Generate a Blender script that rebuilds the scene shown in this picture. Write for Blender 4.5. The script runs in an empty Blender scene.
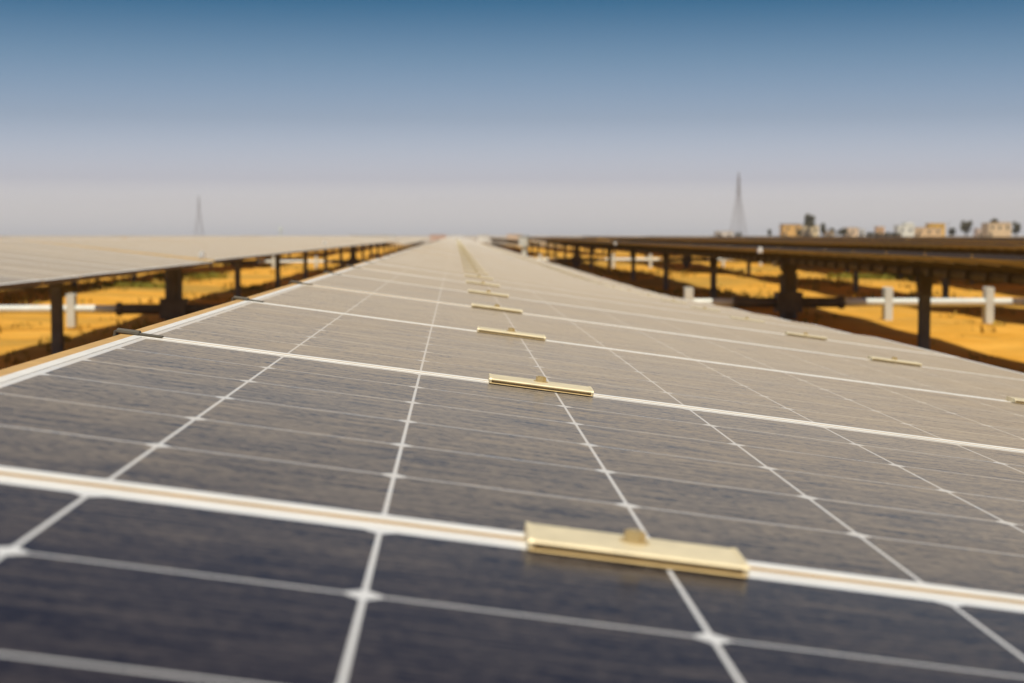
import bpy, bmesh, math, random
from mathutils import Matrix, Vector

random.seed(11)
R = math.radians
SC = bpy.context.scene
COL = SC.collection

# ------------------------------------------------------------------ camera
CAM_Z = 1.07                               # eye height above the sand
ALPHA = R(7.658)                           # tilt of the near tracker table, low side to the right
PX = (0.178853, -0.924866, 0.165541)       # camera in (across, along, above) metres of the near table
ca, sa = math.cos(ALPHA), math.sin(ALPHA)


def plane(u, v, n):
    """point of the near table's plane -> world"""
    u -= PX[0]; v -= PX[1]; n -= PX[2]
    return Vector((u * ca + n * sa, v, CAM_Z - u * sa + n * ca))


cd = bpy.data.cameras.new('camera')
cam = bpy.data.objects.new('camera', cd)
COL.objects.link(cam)
SC.camera = cam
cd.sensor_width = 36.0
cd.lens = 56.97
cd.clip_start = 0.02
cd.clip_end = 20000
yaw, pitch = 0.03512, -0.06563
cam.location = (0, 0, CAM_Z)
cam.rotation_euler = (math.pi / 2 + pitch, 0, -yaw)
cd.dof.use_dof = True
cd.dof.focus_distance = 1.95
cd.dof.aperture_fstop = 8.5
cd.dof.aperture_blades = 9

# ------------------------------------------------------------------ sky and sun
SUN_DIR = Vector((-0.02, -0.45, 1.0)).normalized()      # towards the sun
SUN_EL = math.asin(SUN_DIR.z)
SUN_AZ = math.atan2(SUN_DIR.x, SUN_DIR.y)
world = bpy.data.worlds.new('World')
SC.world = world
world.use_nodes = True
wn = world.node_tree
wn.nodes.clear()
wl = wn.links
out = wn.nodes.new('ShaderNodeOutputWorld')
bg = wn.nodes.new('ShaderNodeBackground')
sky = wn.nodes.new('ShaderNodeTexSky')
sky.sky_type = 'NISHITA'
sky.sun_disc = False
sky.sun_elevation = SUN_EL
sky.sun_rotation = SUN_AZ
sky.altitude = 100
sky.air_density = 1.0
sky.dust_density = 2.0
sky.ozone_density = 2.0
tc = wn.nodes.new('ShaderNodeTexCoord')
sp = wn.nodes.new('ShaderNodeSeparateXYZ')
wl.new(tc.outputs['Generated'], sp.inputs[0])
ramp = wn.nodes.new('ShaderNodeValToRGB')
mr = wn.nodes.new('ShaderNodeMapRange')
mr.inputs['From Min'].default_value = 0.0
mr.inputs['From Max'].default_value = 0.20
wl.new(sp.outputs['Z'], mr.inputs['Value'])
wl.new(mr.outputs[0], ramp.inputs[0])
SKY_STOPS = [(0.0, (2.75, 2.45, 2.6)), (0.03, (2.55, 2.28, 2.42)), (0.17, (1.20, 1.09, 1.33)), (0.355, (0.64, 0.64, 0.79)),
             (0.54, (0.345, 0.445, 0.565)), (0.705, (0.085, 0.255, 0.375)), (1.0, (0.20, 0.28, 0.38))]
els = ramp.color_ramp.elements
while len(els) < len(SKY_STOPS):
    els.new(0.5)
for e, (p_, c_) in zip(els, SKY_STOPS):
    e.position = p_
    e.color = (*c_, 1)
mul = wn.nodes.new('ShaderNodeMix')
mul.data_type = 'RGBA'
mul.blend_type = 'MULTIPLY'
mul.inputs['Factor'].default_value = 1.0
wl.new(sky.outputs[0], mul.inputs['A'])
wl.new(ramp.outputs[0], mul.inputs['B'])
wl.new(mul.outputs['Result'], bg.inputs['Color'])
bg.inputs['Strength'].default_value = 0.146
wl.new(bg.outputs[0], out.inputs['Surface'])

sd = bpy.data.lights.new('sun', 'SUN')
sd.energy = 4.2
sd.angle = R(0.5)
sd.color = (1.0, 0.93, 0.80)
sun = bpy.data.objects.new('sun', sd)
COL.objects.link(sun)
sun.location = (0, 0, 60)
sun.rotation_euler = SUN_DIR.to_track_quat('Z', 'Y').to_euler()

vs = SC.view_settings
vs.view_transform = 'Standard'
vs.look = 'None'
vs.exposure = 0.0
vs.gamma = 1.0
vs.use_curve_mapping = False
cy = SC.cycles
cy.use_denoising = True
cy.max_bounces = 8
cy.volume_bounces = 0
cy.caustics_reflective = False
cy.caustics_refractive = False
cy.sample_clamp_indirect = 6.0


# ------------------------------------------------------------------ materials
class NT:
    def __init__(s, name):
        s.m = bpy.data.materials.new(name)
        s.m.use_nodes = True
        s.t = s.m.node_tree
        s.n = s.t.nodes
        s.bsdf = s.n['Principled BSDF']
        s.out = s.n['Material Output']

    def link(s, a, b):
        s.t.links.new(a, b)

    def put(s, sock, v):
        if hasattr(v, 'is_output'):
            s.link(v, sock)
        else:
            sock.default_value = v

    def math(s, op, a, b=None, c=None):
        n = s.n.new('ShaderNodeMath')
        n.operation = op
        s.put(n.inputs[0], a)
        if b is not None: s.put(n.inputs[1], b)
        if c is not None: s.put(n.inputs[2], c)
        return n.outputs[0]

    def pos(s):
        return s.n.new('ShaderNodeNewGeometry').outputs['Position']

    def objc(s):
        return s.n.new('ShaderNodeTexCoord').outputs['Object']

    def scale(s, vec, sc):
        n = s.n.new('ShaderNodeVectorMath')
        n.operation = 'MULTIPLY'
        s.put(n.inputs[0], vec)
        n.inputs[1].default_value = sc
        return n.outputs[0]

    def noise(s, vec, scale, detail=3, rough=0.55):
        n = s.n.new('ShaderNodeTexNoise')
        s.put(n.inputs['Vector'], vec)
        n.inputs['Scale'].default_value = scale
        n.inputs['Detail'].default_value = detail
        n.inputs['Roughness'].default_value = rough
        return n.outputs['Fac']

    def maprange(s, v, a, b, c, d):
        n = s.n.new('ShaderNodeMapRange')
        s.put(n.inputs['Value'], v)
        for k, x in zip(('From Min', 'From Max', 'To Min', 'To Max'), (a, b, c, d)):
            n.inputs[k].default_value = x
        return n.outputs[0]

    def mix(s, f, a, b):
        n = s.n.new('ShaderNodeMix')
        n.data_type = 'RGBA'
        s.put(n.inputs['Factor'], f)
        for k, x in (('A', a), ('B', b)):
            s.put(n.inputs[k], x if hasattr(x, 'is_output') else (*x, 1))
        return n.outputs['Result']

    def bump(s, h, strength, dist):
        n = s.n.new('ShaderNodeBump')
        s.put(n.inputs['Height'], h)
        n.inputs['Strength'].default_value = strength
        n.inputs['Distance'].default_value = dist
        s.link(n.outputs[0], s.bsdf.inputs['Normal'])


def basic(name, col, rough=0.6, metal=0.0, var=0.25, scale=6.0, col2=None, spec=0.4):
    t = NT(name)
    f = t.noise(t.objc(), scale, 4)
    lo = col2 or tuple(c * (1 - var) for c in col)
    t.put(t.bsdf.inputs['Base Color'], t.mix(t.maprange(f, 0.3, 0.7, 0, 1), lo, col))
    t.bsdf.inputs['Roughness'].default_value = rough
    t.bsdf.inputs['Metallic'].default_value = metal
    t.bsdf.inputs['Specular IOR Level'].default_value = spec
    return t.m


CELL = 0.159


def panel_material():
    t = NT('dusty_solar_glass')
    uv = t.n.new('ShaderNodeUVMap')
    uv.uv_map = 'uv'
    s = t.n.new('ShaderNodeSeparateXYZ')
    t.link(uv.outputs[0], s.inputs[0])
    ds = []
    for k in (0, 1):
        l = t.math('DIVIDE', s.outputs[k], CELL)
        f = t.math('FRACT', l)
        a = t.math('ABSOLUTE', t.math('SUBTRACT', f, 0.5))
        ds.append(t.math('MULTIPLY', t.math('SUBTRACT', 0.5, a), CELL))
    line = t.math('MAXIMUM', t.math('LESS_THAN', ds[0], 0.0013), t.math('LESS_THAN', ds[1], 0.0013))
    line = t.math('MAXIMUM', line, t.math('LESS_THAN', t.math('ADD', ds[0], ds[1]), 0.0105))
    for sock, lim, lo in ((s.outputs[0], 12 * CELL, 0.0), (s.outputs[1], 6 * CELL, 0.007)):
        line = t.math('MAXIMUM', line, t.math('MULTIPLY', t.math('LESS_THAN', sock, lo), 2.0))
        line = t.math('MAXIMUM', line, t.math('MULTIPLY', t.math('GREATER_THAN', sock, lim), 2.0))
    P = t.pos()
    # printed finger texture and dust smears run across the table
    s0 = t.noise(t.scale(P, (8, 100, 30)), 1.0, 2, 0.6)
    s1 = t.noise(t.scale(P, (18, 300, 60)), 1.0, 1, 0.5)
    s2 = t.noise(t.scale(P, (130, 420, 150)), 1.0, 1, 0.5)
    streak = t.math('ADD', t.math('MULTIPLY', s0, 0.24), t.math('ADD', t.math('MULTIPLY', s1, 0.36), t.math('MULTIPLY', s2, 0.40)))
    blot = t.noise(t.scale(P, (1.6, 9.0, 2.0)), 1.0, 4, 0.6)
    tint = t.noise(t.scale(P, (2.0, 5.0, 2.0)), 1.0, 2, 0.5)
    cellc = t.mix(t.maprange(streak, 0.40, 0.60, 0, 1), (0.003, 0.003, 0.009), (0.022, 0.018, 0.025))
    rim = t.math('GREATER_THAN', line, 1.5)
    base = t.mix(t.math('MINIMUM', line, 1.0), cellc, t.mix(rim, (0.68, 0.67, 0.64), (0.80, 0.80, 0.77)))
    t.put(t.bsdf.inputs['Base Color'], base)
    t.bsdf.inputs['IOR'].default_value = 1.13
    t.put(t.bsdf.inputs['Roughness'], t.maprange(streak, 0.3, 0.7, 0.14, 0.26))
    # thin layer of desert dust: its cover grows as the line of sight grazes the glass
    g = t.n.new('ShaderNodeNewGeometry')
    d = t.n.new('ShaderNodeVectorMath')
    d.operation = 'DOT_PRODUCT'
    t.link(g.outputs['Incoming'], d.inputs[0])
    t.link(g.outputs['Normal'], d.inputs[1])
    mu = t.math('POWER', t.math('MAXIMUM', t.math('ABSOLUTE', d.outputs['Value']), 0.004), 2.4)
    oi = t.n.new('ShaderNodeObjectInfo')
    tau = t.math('MULTIPLY', t.math('MULTIPLY', t.maprange(streak, 0.39, 0.61, 0.1, 2.0), t.maprange(s.outputs[1], 0.0, 0.954, 1.22, 0.80)), t.maprange(blot, 0.3, 0.7, 0.75, 1.3))
    tau = t.math('MULTIPLY', tau, t.maprange(oi.outputs['Random'], 0, 1, 0.7, 1.4))
    tau = t.math('MULTIPLY', tau, DUST)
    x_ = t.math('DIVIDE', tau, mu)
    fac = t.math('DIVIDE', x_, t.math('ADD', x_, 1.0))
    fac = t.math('MULTIPLY', fac, 0.86)
    df = t.n.new('ShaderNodeBsdfDiffuse')
    t.put(df.inputs['Color'], t.mix(tint, (0.535, 0.415, 0.27), (0.53, 0.445, 0.335)))
    ms = t.n.new('ShaderNodeMixShader')
    t.link(fac, ms.inputs[0])
    t.link(t.bsdf.outputs[0], ms.inputs[1])
    t.link(df.outputs[0], ms.inputs[2])
    t.link(ms.outputs[0], t.out.inputs['Surface'])
    return t.m


DUST = 0.0025


def sand_material():
    t = NT('orange_desert_sand')
    P = t.pos()
    big = t.noise(t.scale(P, (0.10, 0.22, 0.1)), 1.0, 5, 0.6)
    mid = t.noise(P, 0.9, 6, 0.65)
    fine = t.noise(P, 9.0, 5, 0.7)
    c = t.mix(t.maprange(mid, 0.35, 0.65, 0, 1), (0.61, 0.285, 0.028), (0.78, 0.41, 0.070))
    c = t.mix(t.maprange(big, 0.47, 0.60, 0, 0.85), c, (0.42, 0.25, 0.05))
    scrub = t.noise(t.scale(P, (0.55, 0.35, 0.5)), 1.0, 6, 0.75)
    c = t.mix(t.maprange(scrub, 0.55, 0.68, 0, 0.55), c, (0.26, 0.17, 0.04))
    c = t.mix(t.maprange(fine, 0.55, 0.8, 0, 0.45), c, (0.26, 0.12, 0.02))
    # ground colour turns pale beige beyond the plant
    sx = t.n.new('ShaderNodeSeparateXYZ')
    t.link(P, sx.inputs[0])
    far = t.maprange(t.math('ADD', sx.outputs[1], t.math('MULTIPLY', mid, 30.0)), 150, 230, 0, 1)
    c = t.mix(far, c, (0.46, 0.38, 0.29))
    t.put(t.bsdf.inputs['Base Color'], c)
    t.bsdf.inputs['Roughness'].default_value = 0.95
    t.bsdf.inputs['Specular IOR Level'].default_value = 0.1
    t.bump(t.math('ADD', t.math('MULTIPLY', mid, 1.0), t.math('MULTIPLY', fine, 0.25)), 0.5, 0.12)
    return t.m


M = {}
M['panel'] = panel_material()
M['back'] = basic('panel_backsheet', (0.76, 0.72, 0.62), 0.6)
M['frame'] = basic('dusty_aluminium', (0.84, 0.80, 0.71), 0.5, 0.05, 0.12, 20)
M['edge'] = basic('sand_reflection_frame_edge', (0.70, 0.42, 0.14), 0.55, 0.1, 0.25, 30)  # orange reflection of the sand, painted as the edge's base colour
M['wall'] = basic('shade_dark_frame_side', (0.11, 0.085, 0.06), 0.6, 0.2, 0.25, 10)  # shade of the long sides put into the colour as a dark tone
M['seam'] = basic('golden_frame_wall', (0.80, 0.49, 0.10), 0.55, 0.1, 0.2, 30)
M['gold'] = basic('yellow_zinc_clamp', (0.90, 0.76, 0.47), 0.42, 0.18, 0.18, 60)
M['bolt'] = basic('yellow_zinc_bolt', (0.72, 0.55, 0.27), 0.4, 0.4, 0.2, 90)
M['lip'] = basic('yellow_zinc_edge', (0.70, 0.50, 0.22), 0.5, 0.25, 0.15, 60)
M['steel'] = basic('galvanised_dark_steel', (0.17, 0.155, 0.13), 0.6, 0.3, 0.35, 8)
M['post'] = basic('weathered_post_steel', (0.22, 0.225, 0.23), 0.6, 0.2, 0.35, 7)
M['pale'] = basic('pale_galvanised_steel', (0.72, 0.75, 0.68), 0.5, 0.1, 0.15, 6)
M['clip'] = basic('grey_plastic_clip', (0.12, 0.105, 0.075), 0.6, 0, 0.3, 40)
M['box'] = basic('white_painted_box', (0.78, 0.77, 0.72), 0.5, 0, 0.1, 8)
M['sand'] = sand_material()
M['weed'] = basic('dry_weed', (0.46, 0.30, 0.05), 0.9, 0, 0.5, 1.5, (0.27, 0.19, 0.03))
M['green'] = basic('green_desert_plant', (0.30, 0.27, 0.03), 0.9, 0, 0.4, 3)
M['leaf'] = basic('dark_tree_leaf', (0.13, 0.10, 0.013), 0.85, 0, 0.5, 0.8)
M['bark'] = basic('tree_bark', (0.14, 0.10, 0.06), 0.9)
M['lattice'] = basic('pylon_steel', (0.30, 0.25, 0.22), 0.7, 0.1)
M['dark'] = basic('dark_opening', (0.05, 0.045, 0.04), 0.8)


# ------------------------------------------------------------------ mesh helpers
def box(bm, x0, x1, y0, y1, z0, z1, mat=0, rot=None):
    vs_ = [bm.verts.new((x, y, z)) for z in (z0, z1) for y in (y0, y1) for x in (x0, x1)]
    if rot is not None:
        c = Vector(((x0 + x1) / 2, (y0 + y1) / 2, (z0 + z1) / 2))
        for v in vs_:
            v.co = c + rot @ (v.co - c)
    for f in ((0, 2, 3, 1), (4, 5, 7, 6), (0, 1, 5, 4), (2, 6, 7, 3), (0, 4, 6, 2), (1, 3, 7, 5)):
        fc = bm.faces.new([vs_[i] for i in f])
        fc.material_index = mat
    return vs_


def bar(bm, a, b, r, n=6, r2=None):
    a, b = Vector(a), Vector(b)
    d = (b - a).normalized()
    s = d.orthogonal().normalized()
    t = d.cross(s)
    r2 = r if r2 is None else r2
    A = [bm.verts.new(a + (s * math.cos(2 * math.pi * i / n) + t * math.sin(2 * math.pi * i / n)) * r) for i in range(n)]
    B = [bm.verts.new(b + (s * math.cos(2 * math.pi * i / n) + t * math.sin(2 * math.pi * i / n)) * r2) for i in range(n)]
    for i in range(n):
        bm.faces.new((A[i], A[(i + 1) % n], B[(i + 1) % n], B[i]))
    bm.faces.new(A[::-1])
    bm.faces.new(B)


def prism(bm, prof, x0, x1, mat=0):
    """profile of (y, z) points drawn out along x"""
    A = [bm.verts.new((x0, y, z)) for y, z in prof]
    B = [bm.verts.new((x1, y, z)) for y, z in prof]
    n = len(prof)
    for i in range(n):
        f = bm.faces.new((A[i], B[i], B[(i + 1) % n], A[(i + 1) % n]))
        f.material_index = mat
    bm.faces.new(A[::-1]).material_index = mat
    bm.faces.new(B).material_index = mat


def mesh(name, bm, mats, bevel=0.0, smooth=False):
    bmesh.ops.recalc_face_normals(bm, faces=bm.faces)
    if bevel:
        bmesh.ops.bevel(bm, geom=bm.edges[:], offset=bevel, segments=2, affect='EDGES', clamp_overlap=True)
    me = bpy.data.meshes.new(name)
    bm.to_mesh(me)
    bm.free()
    for m_ in mats:
        me.materials.append(m_)
    if smooth:
        for p_ in me.polygons:
            p_.use_smooth = True
    return me


def put(name, me, parent=None, mat4=None, **tags):
    o = bpy.data.objects.new(name, me)
    COL.objects.link(o)
    if mat4 is not None:
        o.matrix_local = mat4
    if parent is not None:
        o.parent = parent
    for k, v in tags.items():
        o[k] = v
    return o


def T(x, y, z):
    return Matrix.Translation((x, y, z))


# ------------------------------------------------------------------ ground
def hump(x, y):
    h = 0.05 * math.sin(x * 0.55 + 1.3 * math.sin(y * 0.13)) + 0.04 * math.sin(y * 0.31 + x * 0.22)
    h += 0.025 * math.sin(x * 1.7 + y * 0.9) * math.sin(y * 1.1 - x * 0.4)
    k = max(0.0, min(1.0, (260 - math.hypot(x, y)) / 160))
    return h * k - 0.02


def ground():
    def axis(near, lim, step, grow):
        a = [0.0]
        while a[-1] < lim:
            a.append(min(lim, a[-1] + (step if a[-1] < near else max(step, (a[-1] - near) * grow))))
        return a
    ax = axis(22, 2450, 0.45, 0.25)
    xs = [-x for x in ax[:0:-1]] + ax
    ay = axis(70, 2450, 0.55, 0.2)
    an = axis(6, 2450, 0.8, 0.4)
    ys = [-y for y in an[:0:-1]] + ay
    bm = bmesh.new()
    grid = [[bm.verts.new((x, y, hump(x, y))) for x in xs] for y in ys]
    for j in range(len(ys) - 1):
        for i in range(len(xs) - 1):
            bm.faces.new((grid[j][i], grid[j][i + 1], grid[j + 1][i + 1], grid[j + 1][i]))
    me = mesh('ground', bm, [M['sand']], smooth=True)
    put('ground', me, kind='structure')


ground()

# ------------------------------------------------------------------ solar modules
MOD = 0.9985                      # pitch of the modules along a row
U0, U1 = -0.190, 1.766            # module edges across, in near-table coordinates
V0, V1 = -0.0130, 0.9752          # module edges along
UC = 0.5 * (U0 + U1)
UO = -0.1585                      # where the cells begin
CH = 0.015                        # width of the sloping outer edge on the long ends
CV = 0.002


def uvquad(bm, lay, pts, uvs, mi):
    f = bm.faces.new([bm.verts.new(p_) for p_ in pts])
    f.material_index = mi
    for l, w in zip(f.loops, uvs):
        l[lay].uv = w
    return f


def module_faces(bm, lay, v_off=0.0):
    """glass and backsheet of one module; x across from the module's centre line"""
    a, b = U0 + 0.004, U1 - 0.004
    c, d = V0 + 0.002, V1 - 0.002
    P = [(a, c), (b, c), (b, d), (a, d)]
    uvquad(bm, lay, [(u - UC, v + v_off, 0) for u, v in P], [(u - UO, v) for u, v in P], 0)
    uvquad(bm, lay, [(u - UC, v + v_off, -0.006) for u, v in P[::-1]], [(u - UO, v) for u, v in P[::-1]], 1)


def frame_faces(bm, v_off=0.0, depth=0.030):
    def ring(du, dv, z):
        return [bm.verts.new((x - UC, y + v_off, z)) for x, y in
                ((U0 + du, V0 + dv), (U1 - du, V0 + dv), (U1 - du, V1 - dv), (U0 + du, V1 - dv))]
    # 0 aluminium, 1 edge with the sand's reflection painted on, 2 golden wall in the seam, 3 outer wall with shade painted in; sides run near, right, far, left
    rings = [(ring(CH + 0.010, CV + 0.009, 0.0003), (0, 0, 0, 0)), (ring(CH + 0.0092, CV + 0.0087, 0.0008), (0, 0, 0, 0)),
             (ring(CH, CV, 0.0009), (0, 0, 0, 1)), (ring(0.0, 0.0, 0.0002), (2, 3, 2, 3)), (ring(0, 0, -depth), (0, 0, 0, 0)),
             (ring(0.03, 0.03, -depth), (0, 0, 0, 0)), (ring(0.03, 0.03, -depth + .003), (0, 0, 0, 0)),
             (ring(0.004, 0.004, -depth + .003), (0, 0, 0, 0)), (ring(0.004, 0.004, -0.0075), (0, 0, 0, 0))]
    for (A, m_), (B, _) in zip(rings, rings[1:]):
        for i in range(4):
            f = bm.faces.new((A[i], A[(i + 1) % 4], B[(i + 1) % 4], B[i]))
            f.material_index = m_[i]


bm = bmesh.new()
lay = bm.loops.layers.uv.new('uv')
module_faces(bm, lay)
PANEL = bpy.data.meshes.new('solar_panel')
bm.to_mesh(PANEL)
bm.free()
PANEL.materials.append(M['panel'])
PANEL.materials.append(M['back'])
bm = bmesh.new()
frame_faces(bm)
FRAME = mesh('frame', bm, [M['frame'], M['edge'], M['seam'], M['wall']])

# clamp: a rolled channel straddling the seam, undercut in front; x across, y along, z up from the glass
CLAMP_PROF = [(-.0225, .0032), (-.0225, .0060), (-.0284, .0061), (-.0292, .0067), (-.0293, .0078), (-.0285, .0088),
              (-.0265, .0095), (-.0235, .0099), (-.008, .0106), (.0140, .0110), (.0162, .0105), (.0172, .0095), (.0172, .0032)]
LIP_PROF = [(-.0318, .0023), (-.0320, .0028), (-.0314, .0033), (-.0230, .0034), (-.0230, .0023)]
CHEEK_PROF = [(-.0297, .0025), (-.0300, .0076), (-.0288, .0094), (-.0266, .0102), (-.008, .0110), (.0142, .0115), (.0168, .0109), (.0178, .0096), (.0178, .0025)]


def clamp_mesh(n=1, offs=((0, 0),)):
    bm = bmesh.new()
    for dx, dy in offs:
        prism(bm, [(y + dy, .0023 + (z - .0023) * .85) for y, z in CLAMP_PROF], dx - .060, dx + .060)
        # little rolled end cheeks
        for s in (-1, 1):
            x = dx + s * .0597
            prism(bm, [(y + dy, .0023 + (z - .0023) * .85) for y, z in CHEEK_PROF], x - .0014, x + .0014, 0)
        prism(bm, [(y + dy, z) for y, z in LIP_PROF], dx - .0602, dx + .0602, 1)
    return mesh('panel_clamp', bm, [M['gold'], M['lip']])


CLAMP = clamp_mesh()


def bolt_mesh():
    bm = bmesh.new()
    n = 20
    bar(bm, (0, 0, .0105), (0, 0, .0117), .0085, 20)                 # washer
    bar(bm, (0, 0, .0118), (0, 0, .0166), .0062, 6)                  # hexagon head
    bar(bm, (0, 0, .0167), (0, 0, .0174), .0043, 12)
    return mesh('bolt', bm, [M['bolt']])


BOLT = bolt_mesh()


def edge_clip_mesh():
    bm = bmesh.new()
    prism(bm, [(-.007, .0026), (-.007, .0040), (-.004, .0050), (.004, .0050), (.007, .0040), (.007, .0026)], -.004, .047)
    prism(bm, [(-.009, .0024), (-.009, .0052), (-.005, .0078), (.005, .0072), (.009, .0050), (.009, .0024)], -.006, .020)
    prism(bm, [(-.007, -.026), (-.007, .0045), (.007, .0045), (.007, -.026)], -.0095, -.0062)
    return mesh('edge_clip', bm, [M['clip']], 0.0008)


EDGE_CLIP = edge_clip_mesh()


def post_mesh(h, w=0.085, d=0.10):
    """I-section pile, top at z = 0"""
    bm = bmesh.new()
    box(bm, -w / 2, w / 2, -d / 2, -d / 2 + .008, -h, 0)
    box(bm, -w / 2, w / 2, d / 2 - .008, d / 2, -h, 0)
    box(bm, -.004, .004, -d / 2 + .008, d / 2 - .008, -h, 0)
    return mesh('support_post', bm, [M['post']])


def bracket_mesh():
    """bearing saddle that carries the tube on the post"""
    bm = bmesh.new()
    box(bm, -.055, .055, -.065, .065, -.012, .012)
    for s in (-1, 1):
        vs_ = [(-.045, -.01), (.045, -.01), (.062, .10), (.055, .21), (-.055, .21), (-.062, .10)]
        A = [bm.verts.new((x, s * .045 - .006, z)) for x, z in vs_]
        B = [bm.verts.new((x, s * .045 + .006, z)) for x, z in vs_]
        for i in range(6):
            bm.faces.new((A[i], A[(i + 1) % 6], B[(i + 1) % 6], B[i]))
        bm.faces.new(A[::-1])
        bm.faces.new(B)
    return mesh('bearing_bracket', bm, [M['steel']])


POST = post_mesh(0.95)
BRACKET = bracket_mesh()


def drive_post_mesh():
    bm = bmesh.new()
    for x in (-.06, .06):
        box(bm, x - .038, x + .038, -.06, -.05, -.95, .02)
        box(bm, x - .038, x + .038, .05, .06, -.95, .02)
        box(bm, x - .004, x + .004, -.05, .05, -.95, .02)
    box(bm, -.12, .12, -.062, .062, .0205, .035)
    return mesh('drive_post', bm, [M['post']])


def gearbox_mesh():
    bm = bmesh.new()
    bar(bm, (0, -.09, .12), (0, .09, .12), .10, 16)
    box(bm, -.05, .05, -.085, .085, -.62, .04)
    bar(bm, (-.11, 0, .22), (.11, 0, .22), .03, 10)
    return mesh('gearbox', bm, [M['steel']], 0.004)


DRIVE_POST = drive_post_mesh()
GEARBOX = gearbox_mesh()
bm = bmesh.new()
box(bm, -.022, .022, -.04, .04, -.03, .028)
box(bm, -.016, .016, -.03, .03, .0283, .034)
bar(bm, (0, -.07, -.005), (0, -.041, -.005), .008, 8)
JBOX = mesh('junction_box', bm, [M['box']], 0.004)

POST_Y = [2.47 + 5.87 * k for k in range(13)]           # 2.5 ... 72.9; the drive post is the fourth (20.1 m)
DRIVE_K = (3, 9)


def tube_mesh(y0, y1):
    bm = bmesh.new()
    bar(bm, (0, y0, 0), (0, y1, 0), .045, 8)
    return mesh('torque_tube', bm, [M['steel']])


def rail_mesh():
    """the module rail under each seam of the table"""
    bm = bmesh.new()
    for v in (.455, .960):
        prof = [(-.62, -.031), (.62, -.031), (.62, -.046), (.058, -.052), (.058, -.118), (-.058, -.118), (-.058, -.052), (-.62, -.046)]
        A = [bm.verts.new((x, v, z)) for x, z in prof]
        B = [bm.verts.new((x, v + .04, z)) for x, z in prof]
        n = len(prof)
        for i in range(n):
            bm.faces.new((A[i], A[(i + 1) % n], B[(i + 1) % n], B[i]))
        bm.faces.new(A[::-1])
        bm.faces.new(B)
    # spine that ties the two saddles together along the tube
    box(bm, -.02, .02, .496, .959, -.036, -.031)
    return mesh('module_rail', bm, [M['steel']])


RAIL = rail_mesh()


def smooth(a, b, x):
    t = max(0.0, min(1.0, (x - a) / (b - a)))
    return t * t * (3 - 2 * t)


def add_posts(root, x, zc, drive=True, ys=POST_Y):
    for k, y in enumerate(ys):
        top = zc - 0.27
        if drive and k in DRIVE_K:
            p_ = put('drive_post', DRIVE_POST, root, T(0, y, top))
            put('gearbox', GEARBOX, p_)
        else:
            p_ = put('support_post', POST, root, T(0, y, top))
            put('bearing_bracket', BRACKET, p_)


def detailed_row(x, zfun, tiltfun, k0, k1, label, gap_after=(), boxes=(), posts=True, name='solar_tracker_row'):
    """a tracker row whose modules are parts with their own frames; k counts modules from the near seam"""
    zm = zfun(10.0)
    root = put(name, None, None, T(x, 0, 0), label=label, category='solar tracker', group='tracker rows of the near block')
    root.empty_display_size = 0.3
    lo, hi = None, None
    for k in range(k0, k1 + 1):
        y = k * MOD - PX[1]
        ym = y + 0.48
        jr = random.Random(k * 31 + int(x * 7))
        m4 = T(0, y, zfun(ym) + (jr.uniform(-.0006, .0006) if k > 1 else 0)) @ Matrix.Rotation(tiltfun(ym) + (R(jr.uniform(-.12, .12)) if k > 1 else 0), 4, 'Y')
        p_ = put('solar_panel', PANEL, root, m4)
        put('frame', FRAME, p_)
        if k % 1 == 0:
            put('module_rail', RAIL, p_)
    y0, y1 = k0 * MOD - PX[1], (k1 + 1) * MOD - PX[1]
    put('torque_tube', tube_mesh(y0 - .1, y1 + .1), root, T(0, 0, zm - 0.075))
    if posts:
        add_posts(root, x, zm)
    for bx, by, bz in boxes:
        put('junction_box', JBOX, root, T(bx, by, bz))
    return root


# near table -------------------------------------------------------
near_c = plane(UC, 0, 0)


def near_s(y):
    return smooth(4.5, 13.0, y)


def near_z(y):
    return near_c.z - 0.034 * near_s(y)


def near_tilt(y):
    return ALPHA + R(2.3) * near_s(y)


def at_near(u, y):
    """matrix on the near row's surface (local to the row)"""
    return T(0, y, near_z(y)) @ Matrix.Rotation(near_tilt(y), 4, 'Y') @ T(u - UC, 0, -.0013)


near = detailed_row(near_c.x, near_z, near_tilt, -3, 66,
                    'dusty solar tracker row filling the foreground, its panel tops leading straight to the horizon')
SEAM = -0.0222                                        # seam centre before module k
far_offs = []
cl_left = []
for k in range(-1, 67):
    y = k * MOD + SEAM - PX[1]
    m4 = at_near(0.3015, y)
    m5 = at_near(1.277, y)
    if k < 48:
        for m_ in (m4, m5):
            c = put('panel_clamp', CLAMP, near, m_)
            put('bolt', BOLT, c, T(0.0, -.002, -.0014))
    else:
        far_offs += [m4.translation.copy(), m5.translation.copy()]
    if k < 40:
        put('edge_clip', EDGE_CLIP, near, at_near(U0, y))
bm = bmesh.new()
for t in far_offs:
    vs_ = box(bm, t.x - .0625, t.x + .0625, t.y - .028, t.y + .02, t.z + .003, t.z + .009, rot=Matrix.Rotation(near_tilt(60), 3, 'Y'))
put('panel_clamp', mesh('far_panel_clamps', bm, [M['gold']]), near, kind='stuff')

# neighbours in the near block --------------------------------------
Zrow = CAM_Z - 0.247


def left_z(y):
    return CAM_Z - (0.165 if y < 16.4 else 0.156)


def left_tilt(y):
    return R(6.4) if y < 16.4 else R(6.0)


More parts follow.
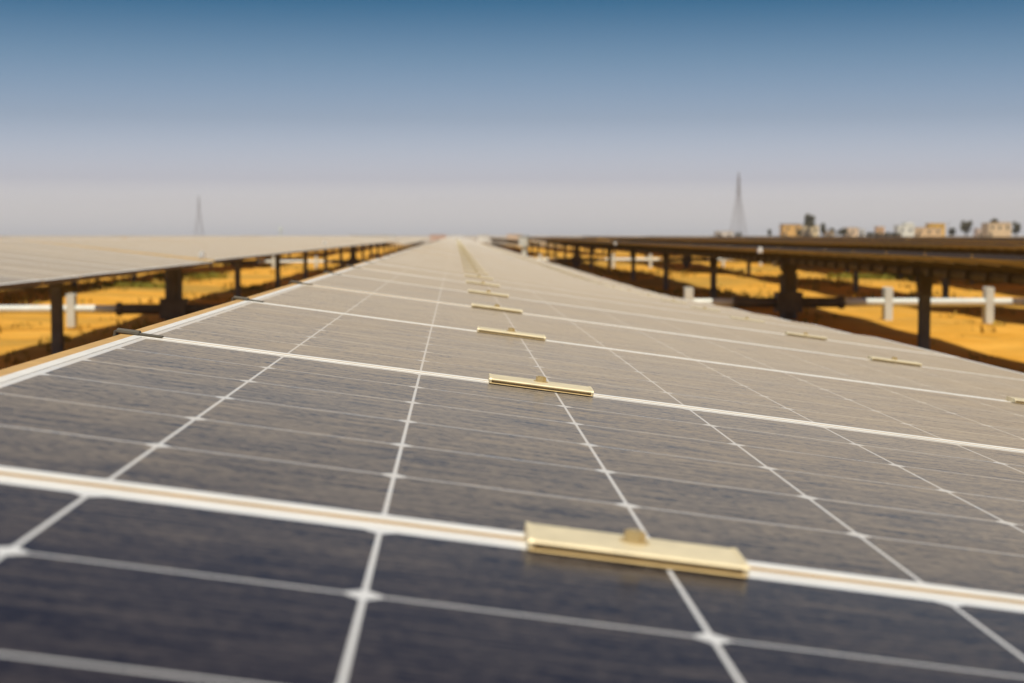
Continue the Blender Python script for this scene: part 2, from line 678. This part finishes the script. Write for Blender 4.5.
LX, RX = -3.46, 4.155
detailed_row(LX, left_z, left_tilt, 1, 71,
             'dusty tracker row just left of the foreground row, its grey panel tops tilted towards it',
             boxes=((.92, 16.4, CAM_Z - .27 + .07), (.90, 32.1, CAM_Z - .23 + .07)))
detailed_row(RX, lambda y: Zrow, lambda y: ALPHA, 3, 71,
             'dark-edged tracker row just right of the foreground row, seen from under its raised near edge',
             boxes=((-1.02, 16.6, Zrow + .09), (-1.00, 31.9, Zrow + .08), (-.12, 20.35, Zrow - .12)))
detailed_row(-7.40, lambda y: CAM_Z - .20, lambda y: R(6.9), 6, 71,
             'second tracker row to the left, half hidden behind the nearest left row')
detailed_row(7.93, lambda y: CAM_Z - .235, lambda y: R(7.5), 8, 71,
             'second tracker row to the right, showing its dark underside behind the nearest right row')


# plainer rows further off -------------------------------------------
def table_mesh(n):
    bm = bmesh.new()
    lay = bm.loops.layers.uv.new('uv')
    for k in range(n):
        module_faces(bm, lay, k * MOD)
    me = bpy.data.meshes.new('panel_table')
    bm.to_mesh(me)
    bm.free()
    me.materials.append(M['panel'])
    me.materials.append(M['back'])
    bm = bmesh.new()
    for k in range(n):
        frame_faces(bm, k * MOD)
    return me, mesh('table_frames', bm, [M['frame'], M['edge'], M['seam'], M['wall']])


TABS = {n: (*table_mesh(n), tube_mesh(-.1, n * MOD + .1)) for n in (60, 110)}


def plain_row(x, y0, zc, tilt, label, group, n=60):
    TAB, TABF, TUBE60 = TABS[n]
    root = put('solar_tracker_row', None, None, T(x, y0, 0), label=label, category='solar tracker', group=group)
    m4 = T(0, 0, zc) @ Matrix.Rotation(tilt, 4, 'Y')
    p_ = put('panel_table', TAB, root, m4)
    put('frame', TABF, p_)
    put('torque_tube', TUBE60, root, T(0, 0, zc - .075))
    add_posts(root, x, zc, False, [1.6 + 5.87 * k for k in range(int(n / 5.95))])
    return root


ORD = ['zeroth', 'first', 'second', 'third', 'fourth', 'fifth', 'sixth', 'seventh', 'eighth', 'ninth', 'tenth', 'eleventh', 'twelfth',
       'thirteenth', 'fourteenth', 'fifteenth', 'sixteenth', 'seventeenth']
for i in range(3, 9):
    for s, side in ((-1, 'left'), (1, 'right')):
        x = -3.5 - 3.86 * (i - 1) if s < 0 else 4.12 + 3.8 * (i - 1)
        y0 = 11.3 if i < 5 else 13.0
        plain_row(x, y0, CAM_Z - .245 + random.uniform(-.03, .03), R(random.uniform(6.6, 7.8)),
                  f'{ORD[i]} tracker row to the {side} of the foreground row', 'tracker rows of the near block')
for i in range(1, 14):
    for s, side in ((-1, 'left'), (1, 'right')):
        x = -3.5 - 3.86 * (i - 1) if s < 0 else 4.12 + 3.8 * (i - 1)
        plain_row(x, 79.0, CAM_Z - .31 + random.uniform(-.05, .05), R(random.uniform(6.2, 8.6)),
                  f'far-block tracker row beyond the end of the near rows, {ORD[i]} to the {side} of centre',
                  'tracker rows of the far block', 110)
plain_row(.61, 79.0, CAM_Z - .33, R(7.2), 'far-block tracker row straight ahead beyond the end of the foreground row',
          'tracker rows of the far block', 110)


# ------------------------------------------------------------------ drive lines across the rows
def drive_line(y, label, x0, x1):
    root = put('drive_shaft', None, None, T(0, y, 0), label=label, category='drive shaft', group='drive shafts under the rows')
    zl = lambda x: CAM_Z - 0.84 - (0.07 if x < 0 else 0)
    centres = [-15.1, -11.25, -7.4, -3.46, .61, 4.155, 7.93, 11.72, 15.5, 19.3]
    centres = [c for c in centres if x0 < c < x1]
    for a, b in zip(centres, centres[1:]):
        bm = bmesh.new()
        bar(bm, (a + .66, 0, zl(a)), (b - .66, 0, zl(b)), .052, 12)
        put('shaft_tube', mesh('shaft_tube', bm, [M['pale']]), root)
    for c in centres:
        zz = zl(c)
        bm = bmesh.new()
        bar(bm, (c - .66, 0, zz), (c + .66, 0, zz), .066, 12)
        box(bm, c - .16, c + .16, -.11, .11, zz - .12, zz + .13)
        bar(bm, (c - .70, 0, zz), (c - .64, 0, zz), .085, 12)
        bar(bm, (c + .64, 0, zz), (c + .70, 0, zz), .085, 12)
        put('gear_coupling', mesh('gear_coupling', bm, [M['steel']]), root)
        for s in (-1, 1):
            bm = bmesh.new()
            x = c + s * 1.25
            box(bm, x - .05, x + .05, -.075, -.055, -.06, zz + .19)
            box(bm, x - .05, x + .05, .055, .075, -.06, zz + .19)
            box(bm, x - .05, x + .05, -.054, .054, zz + .06, zz + .18)
            put('bearing_stand', mesh('bearing_stand', bm, [M['pale']], 0.004), root)
    return root


drive_line(POST_Y[3], 'pale horizontal drive shaft low across the sand under the nearest rows', -12.5, 16)
drive_line(POST_Y[9], 'farther pale drive shaft crossing low under the rows', -16, 20)

# pale cabinet post at the far right end of the row
bm = bmesh.new()
box(bm, -.11, .11, -.08, .08, -.1, .55)
put('cabinet_post', mesh('cabinet_post', bm, [M['pale']], .005), None, T(3.05, 71.5, 0), category='cabinet',
    label='pale blue-grey cabinet on a stub post where the right row begins far off')
o = bpy.data.objects['cabinet_post']
bm = bmesh.new()
box(bm, -.24, .24, -.14, .14, .551, 1.02)
box(bm, -.27, .27, -.17, .17, 1.0205, 1.05)
put('cabinet', mesh('cabinet', bm, [M['pale']], .006), o)


# ------------------------------------------------------------------ plants on the sand
def blades(bm, x, y, n, h, spread):
    z = hump(x, y) - .01
    for _ in range(n):
        a = random.uniform(0, 2 * math.pi)
        r = spread * random.random() ** .7
        px, py = x + r * math.cos(a), y + r * math.sin(a)
        hh = h * random.uniform(.4, 1.0)
        lx, ly = random.uniform(-.5, .5) * hh, random.uniform(-.5, .5) * hh
        w = .012 + .02 * random.random()
        b = random.uniform(0, math.pi)
        dx, dy = math.cos(b) * w, math.sin(b) * w
        v = [bm.verts.new(c) for c in ((px - dx, py - dy, z), (px + dx, py + dy, z), (px + lx * .6 + dx * .7, py + ly * .6 + dy * .7, z + hh * .6),
                                       (px + lx * .6 - dx * .7, py + ly * .6 - dy * .7, z + hh * .6), (px + lx, py + ly, z + hh))]
        bm.faces.new(v[:4])
        bm.faces.new((v[3], v[2], v[4]))


bm = bmesh.new()
ROWX = [-15.1, -11.25, -7.4, -3.46, .61, 4.155, 7.93, 11.72, 15.5]
for _ in range(2600):
    c = random.choice(ROWX)
    y = random.uniform(9, 72)
    x = c + random.gauss(0.2, .75)
    if math.sin(y * .37 + c) + math.sin(y * .13 + 2 * c) < -.1:
        continue
    blades(bm, x, y, random.randint(6, 14), random.uniform(.05, .20), random.uniform(.1, .4))
for _ in range(500):
    y = random.uniform(14, 75)
    blades(bm, random.uniform(-.32, .36) * y, y, random.randint(4, 9), random.uniform(.04, .12), .2)
put('dry_weeds', mesh('dry_weeds', bm, [M['weed']]), None, kind='stuff')

for i, (px_, y, r_, h_, lab) in enumerate(((-6.5, 40.0, .8, .28, 'low green weed patch on the sand just right of the thick left drive post'),
                                (-6.05, 31.0, .55, .16, 'small green weed patch on the sand between the left posts'),
                                (10.3, 40.0, .9, .26, 'low green weed patch on the sand under the right rows, between two posts'),
                                (12.0, 43.0, .8, .24, 'green weed patch on the sand farthest right under the rows'))):
    bm = bmesh.new()
    for _ in range(30):
        a = random.uniform(0, 6.3)
        q_ = r_ * random.random() ** .5
        blades(bm, px_ + q_ * math.cos(a), y + q_ * math.sin(a), 22, h_ * .7, .22)
    put('weed_patch', mesh('weed_patch', bm, [M['green']]), None, label=lab, category='plant', group='green weed patches on the sand')


# ------------------------------------------------------------------ village on the horizon
F = 1620.5


def ux(px, Y):
    """image column at distance Y -> x"""
    return (px - 454.96) / F * Y


def uz(py, Y):
    return CAM_Z - (py - 235.03) / F * Y


def house(px0, px1, ptop, Y, col, label, steps=(), roof=None, depth=None):
    x0, x1 = ux(px0, Y), ux(px1, Y)
    zt = uz(ptop, Y)
    dpt = depth or max(5.0, x1 - x0)
    wallm = basic('painted_render', col, .9, 0, .15, .35)
    root = put('house', None, None, T(0, Y, 0), label=label, category='house', group='houses of the village on the horizon')
    bm = bmesh.new()
    box(bm, x0, x1, 0, dpt, -.3, zt)
    for a, b, t in steps:
        box(bm, ux(a, Y), ux(b, Y), .6, dpt - .4, zt + .002, uz(t, Y))
    put('wall', mesh('wall', bm, [wallm]), root)
    bm = bmesh.new()
    # parapet coping
    box(bm, x0 - .12, x1 + .12, -.12, .12, zt + .003, zt + .28)
    box(bm, x0 - .12, x0 + .12, .122, dpt, zt + .003, zt + .28)
    box(bm, x1 - .12, x1 + .12, .122, dpt, zt + .003, zt + .28)
    rm = basic('roof_trim', roof or tuple(c * .8 for c in col), .85)
    put('parapet', mesh('parapet', bm, [rm]), root)
    n = max(1, int((x1 - x0) / 2.6))
    for k in range(n):
        c = x0 + (k + .5) * (x1 - x0) / n
        bm = bmesh.new()
        box(bm, c - .45, c + .45, -.06, .0, zt - 2.1, zt - .9)
        wv = put('window', mesh('window', bm, [M['dark']]), root)
    bm = bmesh.new()
    box(bm, x0 + .3, x0 + 1.3, -.05, 0, -.2, 2.0)
    put('door', mesh('door', bm, [M['bark']]), root)
    return root


house(784.5, 802.5, 224.6, 600, (.80, .46, .13), 'orange house with a dark flat roof edge, left of the tallest tree', roof=(.12, .11, .14))
house(805, 820.5, 226.0, 610, (.78, .62, .36), 'square beige house directly below the tallest tree')
house(829, 835.5, 232.0, 560, (.60, .44, .26), 'tiny tan hut between two small trees right of the beige house', depth=4)
house(849.5, 860.5, 228.2, 620, (.80, .58, .36), 'pinkish beige house just right of the round dark bush')
house(862, 867.5, 229.5, 660, (.72, .69, .62), 'narrow whitish house right of the pinkish beige house')
house(880, 887, 227.2, 680, (.80, .48, .22), 'small orange pink house above the dark hedge')
house(901, 917.5, 226.0, 600, (.84, .80, .66), 'stepped cream white house with its right half taller', steps=((909, 917, 222.8),))
house(919, 946, 228.0, 620, (.78, .52, .26), 'long tan house left of and below the bright orange block')
house(933, 948.6, 224.0, 640, (.85, .47, .03), 'bright orange block standing above the long tan house')
house(982, 992.5, 229.0, 620, (.78, .58, .42), 'low pinkish house between the round tree and the tan house')
house(993, 1016, 223.5, 600, (.78, .56, .31), 'broad tan house at the right end of the village', steps=((1004, 1015, 222.2),))
house(717.5, 734, 231.8, 640, (.74, .64, .52), 'low whitish house beside the foot of the larger pylon')
def cabinet(px0, px1, ptop, Y, col, label, name='equipment_cabinet', cat='cabinet'):
    x0, x1, zt = ux(px0, Y), ux(px1, Y), uz(ptop, Y)
    m_ = basic('painted_steel', col, .6, 0, .12, .5)
    root = put(name, None, None, T(0, Y, 0), label=label, category=cat, group='low cabinets and sheds far off behind the rows')
    bm = bmesh.new()
    box(bm, x0, x1, 0, 1.4, .1, zt)
    put('body', mesh('body', bm, [m_]), root)
    bm = bmesh.new()
    box(bm, x0 + .05, x1 - .05, .05, 1.35, -.3, .098)
    put('plinth', mesh('plinth', bm, [M['steel']]), root)
    bm = bmesh.new()
    box(bm, x0 - .06, x1 + .06, -.06, 1.46, zt + .002, zt + .07)
    put('roof', mesh('roof', bm, [m_]), root)
    n = max(1, int((x1 - x0) / .9))
    for k in range(n):
        a = x0 + (k + .06) * (x1 - x0) / n
        b = x0 + (k + .94) * (x1 - x0) / n
        bm = bmesh.new()
        box(bm, a, b, -.02, -.001, .2, zt - .1)
        put('door', mesh('door', bm, [m_], .004), root)


cabinet(430, 446, 235.2, 206, (.70, .48, .36), 'reddish equipment cabinet far off just left above the end of the foreground row')
cabinet(448, 463.5, 235.6, 204, (.82, .80, .74), 'white equipment cabinet far off straight above the end of the foreground row')
cabinet(478, 489, 235.4, 206, (.80, .76, .66), 'small cream cabinet far off right of the white one at the row end')
cabinet(507, 522, 234.8, 212, (.76, .56, .38), 'reddish tan cabinet far off at the left end of the dark right row')
cabinet(350, 396, 235.6, 210, (.70, .68, .62), 'long pale shed low on the horizon left of centre', 'equipment_shed', 'shed')
cabinet(104, 113, 236.4, 208, (.78, .76, .70), 'small white shed on the left horizon', 'equipment_shed', 'shed')
cabinet(115, 131, 236.0, 206, (.76, .74, .68), 'wider white shed on the left horizon beside the small one', 'equipment_shed', 'shed')
cabinet(244, 262, 236.0, 207, (.74, .70, .62), 'pale shed on the horizon right of the smaller pylon', 'equipment_shed', 'shed')
cabinet(0, 8, 236.4, 208, (.66, .58, .48), 'tan shed at the left end of the horizon', 'equipment_shed', 'shed')


def tree(px, ptop, pbot, wpx, Y, label, squash=1.0, name='tree'):
    x = ux(px, Y)
    ztop = uz(ptop, Y)
    zb = max(.4, uz(pbot + 2.5, Y))
    w = wpx * 1.22 / F * Y / 2
    rnd = random.Random(int(px * 7))
    root = put(name, None, None, T(x, Y, 0), label=label, category=name.replace('_', ' '), group='trees of the village on the horizon')
    bm = bmesh.new()
    bar(bm, (0, 0, -.3), (.1, 0, zb + (ztop - zb) * .5), .22, 8, .09)
    for a in range(4):
        t = a * 1.6 + rnd.random()
        bar(bm, (.03, 0, zb * .9), (math.cos(t) * w * .6, math.sin(t) * w * .6, zb + (ztop - zb) * .55), .09, 6, .03)
    put('trunk', mesh('trunk', bm, [M['bark']]), root)
    bm = bmesh.new()
    cz, hz = (ztop + zb) / 2, (ztop - zb) / 2
    clumps = []
    for _ in range(30):
        a, b = rnd.uniform(0, 6.28), rnd.uniform(-1, 1)
        r = rnd.uniform(.25, .72)
        k = math.sqrt(1 - b * b)
        clumps.append(Vector((math.cos(a) * k * w * r, math.sin(a) * k * w * r, cz + b * hz * r)))
    for c in clumps:
        cr = min(w, hz) * rnd.uniform(.22, .40)
        for _ in range(120):
            d = Vector((rnd.gauss(0, 1), rnd.gauss(0, 1), rnd.gauss(0, 1))).normalized() * cr * rnd.random() ** .4
            p_ = c + d
            s = rnd.uniform(.14, .30)
            n = Vector((rnd.gauss(0, 1), rnd.gauss(0, 1), rnd.gauss(0, 1))).normalized()
            t = n.orthogonal().normalized() * s
            b_ = n.cross(t).normalized() * s * .6
            bm.faces.new([bm.verts.new(p_ + q_) for q_ in (t, b_, -t, -b_)])
    put('crown', mesh('crown', bm, [M['leaf']]), root)


tree(810.5, 212.5, 227, 12, 606, 'tallest dark tree of the village, rising behind the square beige house')
tree(825, 221.8, 234, 6.5, 590, 'slim dark tree just right of the square beige house')
tree(834, 227, 235, 7.5, 590, 'small dark tree right of the slim one')
tree(845, 227.8, 237.5, 11, 585, 'round dark bushy tree left of the pinkish beige house')
tree(970, 218, 233, 14, 590, 'broad round tree between the bright orange block and the low pinkish house')
tree(998.5, 217, 226, 8, 625, 'tree rising behind the left end of the broad tan house')
tree(1021, 219, 234, 9, 585, 'dark tree right of the broad tan house at the picture edge')
tree(770.5, 228, 237, 4.5, 600, 'small dark tree between the larger pylon and the orange house')
tree(800.5, 229, 236.5, 6, 590, 'little bush at the right foot of the orange house')
tree(739, 232, 238, 10, 900, 'dark scrub at the foot of the larger pylon')
for i, (a, lab) in enumerate(((872, 'leftmost dark bush of the hedge right of the narrow whitish house'), (880, 'second dark bush of the hedge below the orange pink house'),
                   (889, 'third dark bush of the hedge right of the orange pink house'), (897, 'rightmost dark bush of the hedge left of the cream white house'))):
    tree(a, 231.8 + (i % 2) * .6, 238, 11, 590, lab)
tree(956, 227, 237, 7, 600, 'thin scrubby tree just right of the bright orange block')


# ------------------------------------------------------------------ pylons
def pylon(px, ptop, Y, label):
    x = ux(px, Y)
    H = uz(ptop, Y)
    root = put('lattice_pylon', None, None, T(x, Y, 0) @ Matrix.Rotation(.35, 4, 'Z'), label=label, category='pylon', group='pylons on the horizon')

    def half(z):
        t = z / H
        return 3.9 * (1 - t / .68) ** 1.0 * .88 + .62 if t < .68 else .62 * (1 - (t - .68) / .36) + .05
    lv = [H * k for k in (0, .13, .25, .36, .46, .55, .62, .68, .75, .82, .89, .95, 1.0)]
    bm = bmesh.new()
    for sx in (-1, 1):
        for sy in (-1, 1):
            for a, b in zip(lv, lv[1:]):
                bar(bm, (sx * half(a), sy * half(a), a), (sx * half(b), sy * half(b), b), .14, 5)
    put('tower_leg', mesh('tower_leg', bm, [M['lattice']]), root)
    bm = bmesh.new()
    for a, b in zip(lv, lv[1:]):
        A, B = half(a), half(b)
        for q_ in range(4):
            c, s = math.cos(q_ * math.pi / 2), math.sin(q_ * math.pi / 2)
            rt = lambda X, Yy: (X * c - Yy * s, X * s + Yy * c)
            bar(bm, (*rt(-A, -A), a), (*rt(B, -B), b), .065, 4)
            bar(bm, (*rt(A, -A), a), (*rt(-B, -B), b), .065, 4)
            bar(bm, (*rt(-B, -B), b), (*rt(B, -B), b), .06, 4)
    put('bracing', mesh('bracing', bm, [M['lattice']]), root)
    for zf, L in ((.70, 2.4), (.79, 2.0), (.88, 1.6)):
        bm = bmesh.new()
        z = H * zf
        for s in (-1, 1):
            for yy in (-.3, .3):
                bar(bm, (0, yy, z), (s * L, 0, z + .1), .065, 4)
                bar(bm, (0, yy, z + 1.1), (s * L, 0, z + .1), .06, 4)
            bar(bm, (s * L, 0, z + .05), (s * L, 0, z - 1.2), .08, 5)
        put('cross_arm', mesh('cross_arm', bm, [M['lattice']]), root)


pylon(739, 172, 1000, 'larger lattice pylon standing on the horizon left of the village')
pylon(201.5, 196, 1600, 'smaller faded lattice pylon on the left horizon')

bm = bmesh.new()
bar(bm, (0, 0, -.3), (0, 0, 3.4), .28, 12, .22)
box(bm, -.45, .45, -.45, .45, 2.2, 2.9)
put('concrete_pole', mesh('concrete_pole', bm, [M['pale']]), None, T(ux(282, 420), 420, 0), category='pole',
    label='short pale pole standing up above the left rows')
for px_, pt, Y, lab in ((950.6, 221, 620, 'thin mast rising at the right edge of the bright orange block'),):
    bm = bmesh.new()
    bar(bm, (0, 0, -.2), (0, 0, uz(pt, Y)), .13, 6, .07)
    bar(bm, (-.5, 0, uz(pt, Y) - .9), (.5, 0, uz(pt, Y) - .9), .05, 5)
    put('mast', mesh('mast', bm, [M['lattice']]), None, T(ux(px_, Y), Y - 2, 0), label=lab, category='mast')

# ------------------------------------------------------------------ haze
HAZE = 0.00019
bm = bmesh.new()
box(bm, -2600, 2600, -2600, 2600, -1.3, 52)
hz = bpy.data.materials.new('haze_air')
hz.use_nodes = True
ht = hz.node_tree
ht.nodes.remove(ht.nodes['Principled BSDF'])
pv = ht.nodes.new('ShaderNodeVolumePrincipled')
pv.inputs['Color'].default_value = (0.93, 0.93, 0.93, 1)
pv.inputs['Density'].default_value = HAZE
pv.inputs['Anisotropy'].default_value = 0.0
ht.links.new(pv.outputs[0], ht.nodes['Material Output'].inputs['Volume'])
put('haze', mesh('haze', bm, [hz]), None, kind='stuff')
